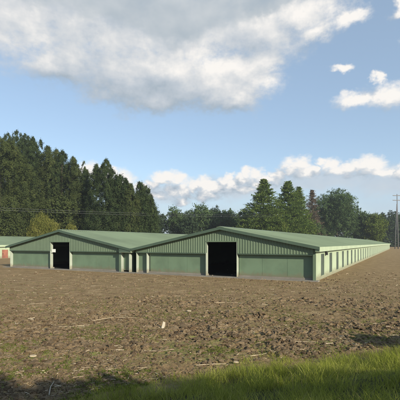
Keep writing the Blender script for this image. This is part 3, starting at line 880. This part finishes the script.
def shrub():
    t = thing('roadside_shrub', 'wide loose shrub standing on the grass bank, out of view', 'shrub', (8.9, 7.9, .5))
    r = np.random.default_rng(8); n = 3000
    lob = np.array([[-.75, 0, 1.38, .42], [-.2, .1, 1.55, .40], [.35, -.1, 1.42, .46], [.85, 0, 1.5, .36], [.1, 0, 1.2, .5], [-.4, 0, 1.0, .35], [.5, .1, .95, .35]])
    pk = r.integers(0, len(lob), n)
    d = lob[pk, :3] + unit(r.normal(size=(n, 3)))*(r.random(n)**.45*lob[pk, 3])[:, None]*np.array([1, .8, .62])
    v, qd = leaf_quads(d, unit(r.normal(size=(n, 3))), unit(r.normal(size=(n, 3))), .10+.08*r.random(n), .07+.05*r.random(n))
    mesh_np('crown', v, quads=qd, mat=M['lf_brd2'], parent=t)
    mb = MB(); mb.tube([(0, 0, -.4), (0, 0, .8), (.3, 0, 1.5)], [.05, .04, .02], 6); mb.tube([(0, 0, .5), (-.6, .1, 1.35)], [.03, .015], 6); mb.tube([(0, 0, .6), (.7, .05, 1.4)], [.03, .012], 6)
    mb.build('trunk', M['bark'], t)
shrub()

# ------------------------------------------------------------------ light and sky
sun = bpy.data.lights.new('sun', 'SUN'); so = link(bpy.data.objects.new('sun', sun))
sun.energy = 5.0; sun.angle = math.radians(.55); sun.color = (1.0, .90, .74)
S = Vector((math.cos(SUN_EL)*math.sin(SUN_AZ), math.cos(SUN_EL)*math.cos(SUN_AZ), math.sin(SUN_EL)))
so.rotation_euler = S.to_track_quat('Z', 'Y').to_euler(); so.location = (20, -20, 30)

world = bpy.data.worlds.new('World'); SC.world = world; world.use_nodes = True
world.node_tree.nodes.clear(); k = NT(world.node_tree)
sky = k.node('ShaderNodeTexSky', sky_type='NISHITA'); sky.sun_disc = False
sky.sun_elevation = SUN_EL; sky.sun_rotation = SUN_AZ; sky.air_density = 1.0; sky.dust_density = .6; sky.ozone_density = 1.6; sky.altitude = 100
d = k.node('ShaderNodeTexCoord').outputs['Generated']
sp = k.node('ShaderNodeSeparateXYZ'); k.put(sp.inputs[0], d)
az = k.m('ARCTAN2', sp.outputs[0], sp.outputs[1]); el = k.m('ARCSINE', sp.outputs[2])
cb = k.node('ShaderNodeCombineXYZ'); k.put(cb.inputs[0], az); k.put(cb.inputs[1], el)
pv = cb.outputs[0]
def ae(px, py):
    a = math.atan((px-200)/F); return a, math.atan((HOR-py)/F*math.cos(a))
# clouds as overlapping soft bodies on the sky sphere: direction, half sizes, weight
BLOBS = [
 # big bank
 (20, 10, 75, 60), (95, 25, 85, 58), (70, 62, 50, 24), (120, 75, 55, 32), (165, 72, 60, 36), (215, 80, 52, 30), (245, 75, 36, 28), (180, 30, 90, 50),
 (255, 30, 60, 34), (300, 12, 46, 26), (262, 62, 26, 20), (318, 28, 22, 12), (235, 98, 26, 14), (150, 98, 46, 14),
 (-60, 10, 90, 50), (120, -60, 260, 70), (190, 92, 60, 20), (60, 70, 60, 18),
 # small ones on the clear side
 (347, 20, 19, 11), (396, 13, 9, 9), (339, 69, 11, 4.5), (379, 77, 6, 6), (362, 99, 24, 9), (390, 94, 28, 14), (420, 92, 34, 16), (455, 30, 40, 14),
 # cumulus row low down
 (88, 168, 13, 9), (121, 179, 13, 10), (152, 182, 8, 6), (166, 177, 13, 8), (176, 181, 9, 6), (183, 191, 10, 9), (205, 184, 12, 7), (222, 181, 8, 7), (228, 176, 6, 5), (243, 178, 9, 6),
 (259, 172, 10, 7), (276, 172, 8, 5), (297, 165, 14, 8), (288, 169, 8, 5), (316, 173, 7, 5), (331, 167, 10, 9), (350, 170, 9, 6), (368, 165, 15, 9), (359, 169, 8, 6), (385, 170, 9, 6), (399, 166, 10, 8), (416, 166, 14, 9), (182, 202, 9, 5), (205, 196, 14, 5), (245, 190, 14, 5), (150, 196, 14, 5), (255, 183, 9, 6), (142, 186, 12, 6), (172, 192, 8, 7), (196, 186, 9, 6), (212, 188, 14, 6), (232, 184, 12, 6), (268, 178, 16, 6), (305, 172, 16, 6), (340, 174, 18, 6), (375, 172, 18, 6), (108, 172, 10, 8), (248, 170, 8, 6), (322, 163, 8, 5), (450, 166, 30, 12), (40, 172, 30, 10), (-10, 176, 40, 14)]
ROWBASE = [(90, 178, 50, 9), (150, 192, 60, 11), (235, 188, 70, 12), (320, 181, 80, 13), (400, 181, 80, 13), (480, 181, 90, 14)]
# dim parts (thick, seen from beneath) and bright sunlit parts of the big bank
DIM = [(110, 0, 130, 30, .6), (150, 100, 90, 24, .8), (90, 82, 70, 20, .75), (120, -60, 300, 70, .9), (225, 112, 60, 13, .8), (60, 66, 50, 10, .5)]
BRT = [(205, 62, 54, 24, 1.0), (150, 52, 40, 16, .7), (255, 78, 32, 22, 1.0), (228, 90, 40, 16, .8), (300, 22, 50, 20, .8), (90, 42, 60, 16, .6), (15, 34, 60, 26, .7), (380, 97, 60, 20, .6), (345, 20, 30, 20, .6)]
def cang(b):
    px, py, rx, ry = b[:4]
    a, e = ae(px, py)
    a2, _ = ae(px+1, py); _, e2 = ae(px, py-1)
    return a, e, rx*abs(a2-a), ry*abs(e2-e)
def fieldnodes(p, blobs, sm=.35):
    acc = None
    for b in blobs:
        a, e, ra, re = cang(b)
        q_ = k.vm('MULTIPLY_ADD', p, (1/ra, 1/re, 0), (-a/ra, -e/re, 0))
        l = k.vm('LENGTH', q_)
        acc = l if acc is None else k.m('SMOOTH_MIN', acc, l, min(sm, b[2]*.02))
    return k.m('SUBTRACT', 1.0, acc)
def gauss(p, blobs):
    acc = None
    for b in blobs:
        a, e, ra, re = cang(b)
        l = k.vm('LENGTH', k.vm('MULTIPLY_ADD', p, (1/ra, 1/re, 0), (-a/ra, -e/re, 0)))
        g_ = k.m('MULTIPLY', k.smooth(l, 1.35, .0), b[4])
        acc = g_ if acc is None else k.m('MAXIMUM', acc, g_)
    return acc
# stretch a little sideways, as clouds seen from the side are
st = k.vm('MULTIPLY', pv, (1.0, 1.45, 1.0))
def density(shift):
    q_ = k.vm('ADD', pv, (shift[0], shift[1], 0)); qs = k.vm('ADD', st, (shift[0], shift[1]*1.45, 0))
    w1 = k.vm('SUBTRACT', k.noise(qs, 9, 4, .6, 0, 'Color'), (.5, .5, .5))
    w2 = k.vm('SUBTRACT', k.noise(qs, 34, 4, .62, 0, 'Color'), (.5, .5, .5))
    q2 = k.vm('ADD', k.vm('ADD', q_, k.vm('MULTIPLY', w1, (.10, .07, 0))), k.vm('MULTIPLY', w2, (.030, .024, 0)))
    base = fieldnodes(q2, BLOBS)
    f1 = k.noise(qs, 16, 8, .58); f2 = k.noise(k.vm('ADD', qs, (3, 1, 0)), 55, 5, .6)
    return k.m('ADD', base, k.m('ADD', k.m('MULTIPLY', k.m('SUBTRACT', f1, .5), 1.1), k.m('MULTIPLY', k.m('SUBTRACT', f2, .5), .35)))
D0 = density((0, 0)); D1 = density((.018, .030))
alpha = k.smooth(D0, -.22, k.m('SUBTRACT', .42, 0.0)) if False else k.smooth(k.m('ADD', D0, k.m('ADD', k.m('MULTIPLY', k.m('SUBTRACT', k.noise(st, 90, 4, .65), .5), .5), k.m('MULTIPLY', k.smooth(el, .20, .14), .06))), -.36, .60)
lit = k.m('MULTIPLY', k.m('SUBTRACT', D0, D1), .55)
w1 = k.vm('MULTIPLY', k.vm('SUBTRACT', k.noise(st, 7, 5, .6, 0, 'Color'), (.5, .5, .5)), (.16, .10, 0))
pw = k.vm('ADD', pv, w1)
dim = gauss(pw, DIM); brt = gauss(pw, BRT)
low = k.smooth(el, .20, .14)
lit = k.m('MULTIPLY', lit, k.m('ADD', 1.0, k.m('MULTIPLY', low, .35)))
f = k.m('ADD', .50, lit)
f = k.m('SUBTRACT', f, k.m('MULTIPLY', dim, .36)); f = k.m('ADD', f, k.m('MULTIPLY', brt, .42)); f = k.m('ADD', f, k.m('MULTIPLY', low, k.m('MULTIPLY', k.m('SUBTRACT', k.noise(st, 70, 5, .6), .55), .9)))
f = k.m('ADD', f, k.m('MULTIPLY', k.m('SUBTRACT', k.noise(st, 11, 6, .55), .5), .40))
ccol = k.ramp(f, [(.0, (2.15, 2.55, 2.95)), (.35, (2.95, 3.25, 3.6)), (.65, (3.9, 4.0, 4.1)), (1.0, (5.4, 5.2, 4.95))])
# grey-blue veil of cloud bases along the horizon
vb = k.m('SUBTRACT', 1.0, k.smooth(el, .055, .19))
vn = k.smooth(k.noise(st, 6, 4, .55), .25, .7)
veil = k.m('MULTIPLY', vb, k.m('ADD', .45, k.m('MULTIPLY', vn, .4)))
skyc = k.mix(1.0, sky.outputs[0], (1.0, 1.0, 1.0), 'MULTIPLY')
c = k.mix(veil, k.mix(.42, skyc, (2.65, 3.4, 4.2)), (2.75, 3.3, 3.95))
rq = k.vm('ADD', pv, k.vm('MULTIPLY', k.vm('SUBTRACT', k.noise(st, 14, 5, .6, 0, 'Color'), (.5, .5, .5)), (.10, .05, 0)))
rb_ = k.m('MULTIPLY', k.smooth(k.m('ADD', fieldnodes(rq, ROWBASE), k.m('MULTIPLY', k.m('SUBTRACT', k.noise(st, 20, 5, .6), .5), .9)), -.25, .7), .75)
c = k.mix(rb_, c, k.mix(k.noise(st, 26, 4, .6), (2.75, 3.15, 3.65), (3.6, 3.8, 4.0)))
c = k.mix(alpha, c, ccol)
# nearer grey bank overhead, in front of the bright one
GREY = [(110, -4, 60, 26), (150, 8, 46, 34), (176, 22, 34, 28), (212, 10, 42, 26), (255, -2, 46, 22), (300, -12, 40, 18), (40, -30, 100, 40), (120, -100, 300, 90)]
gw = k.vm('ADD', pv, k.vm('ADD', k.vm('MULTIPLY', k.vm('SUBTRACT', k.noise(st, 10, 3, .55, 0, 'Color'), (.5, .5, .5)), (.09, .07, 0)), k.vm('MULTIPLY', k.vm('SUBTRACT', k.noise(st, 30, 5, .6, 0, 'Color'), (.5, .5, .5)), (.03, .03, 0))))
ga = k.smooth(k.m('ADD', fieldnodes(gw, GREY), k.m('MULTIPLY', k.m('SUBTRACT', k.noise(st, 18, 7, .58), .5), .7)), -.12, .45)
gc = k.mix(k.smooth(k.noise(st, 8, 5, .5), .3, .75), (2.35, 2.72, 3.05), (3.2, 3.45, 3.65))
c = k.mix(k.m('MULTIPLY', ga, .85), c, gc)
bg = k.node('ShaderNodeBackground'); k.put(bg.inputs[0], c); bg.inputs[1].default_value = .125
wo = k.node('ShaderNodeOutputWorld'); k.l.new(bg.outputs[0], wo.inputs[0])
world.cycles.sampling_method = 'MANUAL'; world.cycles.sample_map_resolution = 512

# ------------------------------------------------------------------ air
HAZE = 0.00022
if HAZE:
    mb = MB(); mb.box(-1600, 1600, -1600, 1600, -1.2, 62)
    m, k, out = material('air')
    pvn = k.node('ShaderNodeVolumePrincipled'); pvn.inputs['Color'].default_value = (.78, .87, 1, 1); pvn.inputs['Density'].default_value = HAZE
    pvn.inputs['Anisotropy'].default_value = .2
    k.l.new(pvn.outputs[0], out.inputs['Volume'])
    hz = mb.build('haze', m); tag(hz, kind='stuff')

SC.view_settings.view_transform = 'Standard'; SC.view_settings.look = 'None'
SC.view_settings.exposure = 0.54; SC.view_settings.gamma = 1
SC.render.engine = 'CYCLES'
SC.cycles.use_denoising = True
SC.cycles.max_bounces = 6; SC.cycles.diffuse_bounces = 3; SC.cycles.transmission_bounces = 3; SC.cycles.volume_bounces = 1
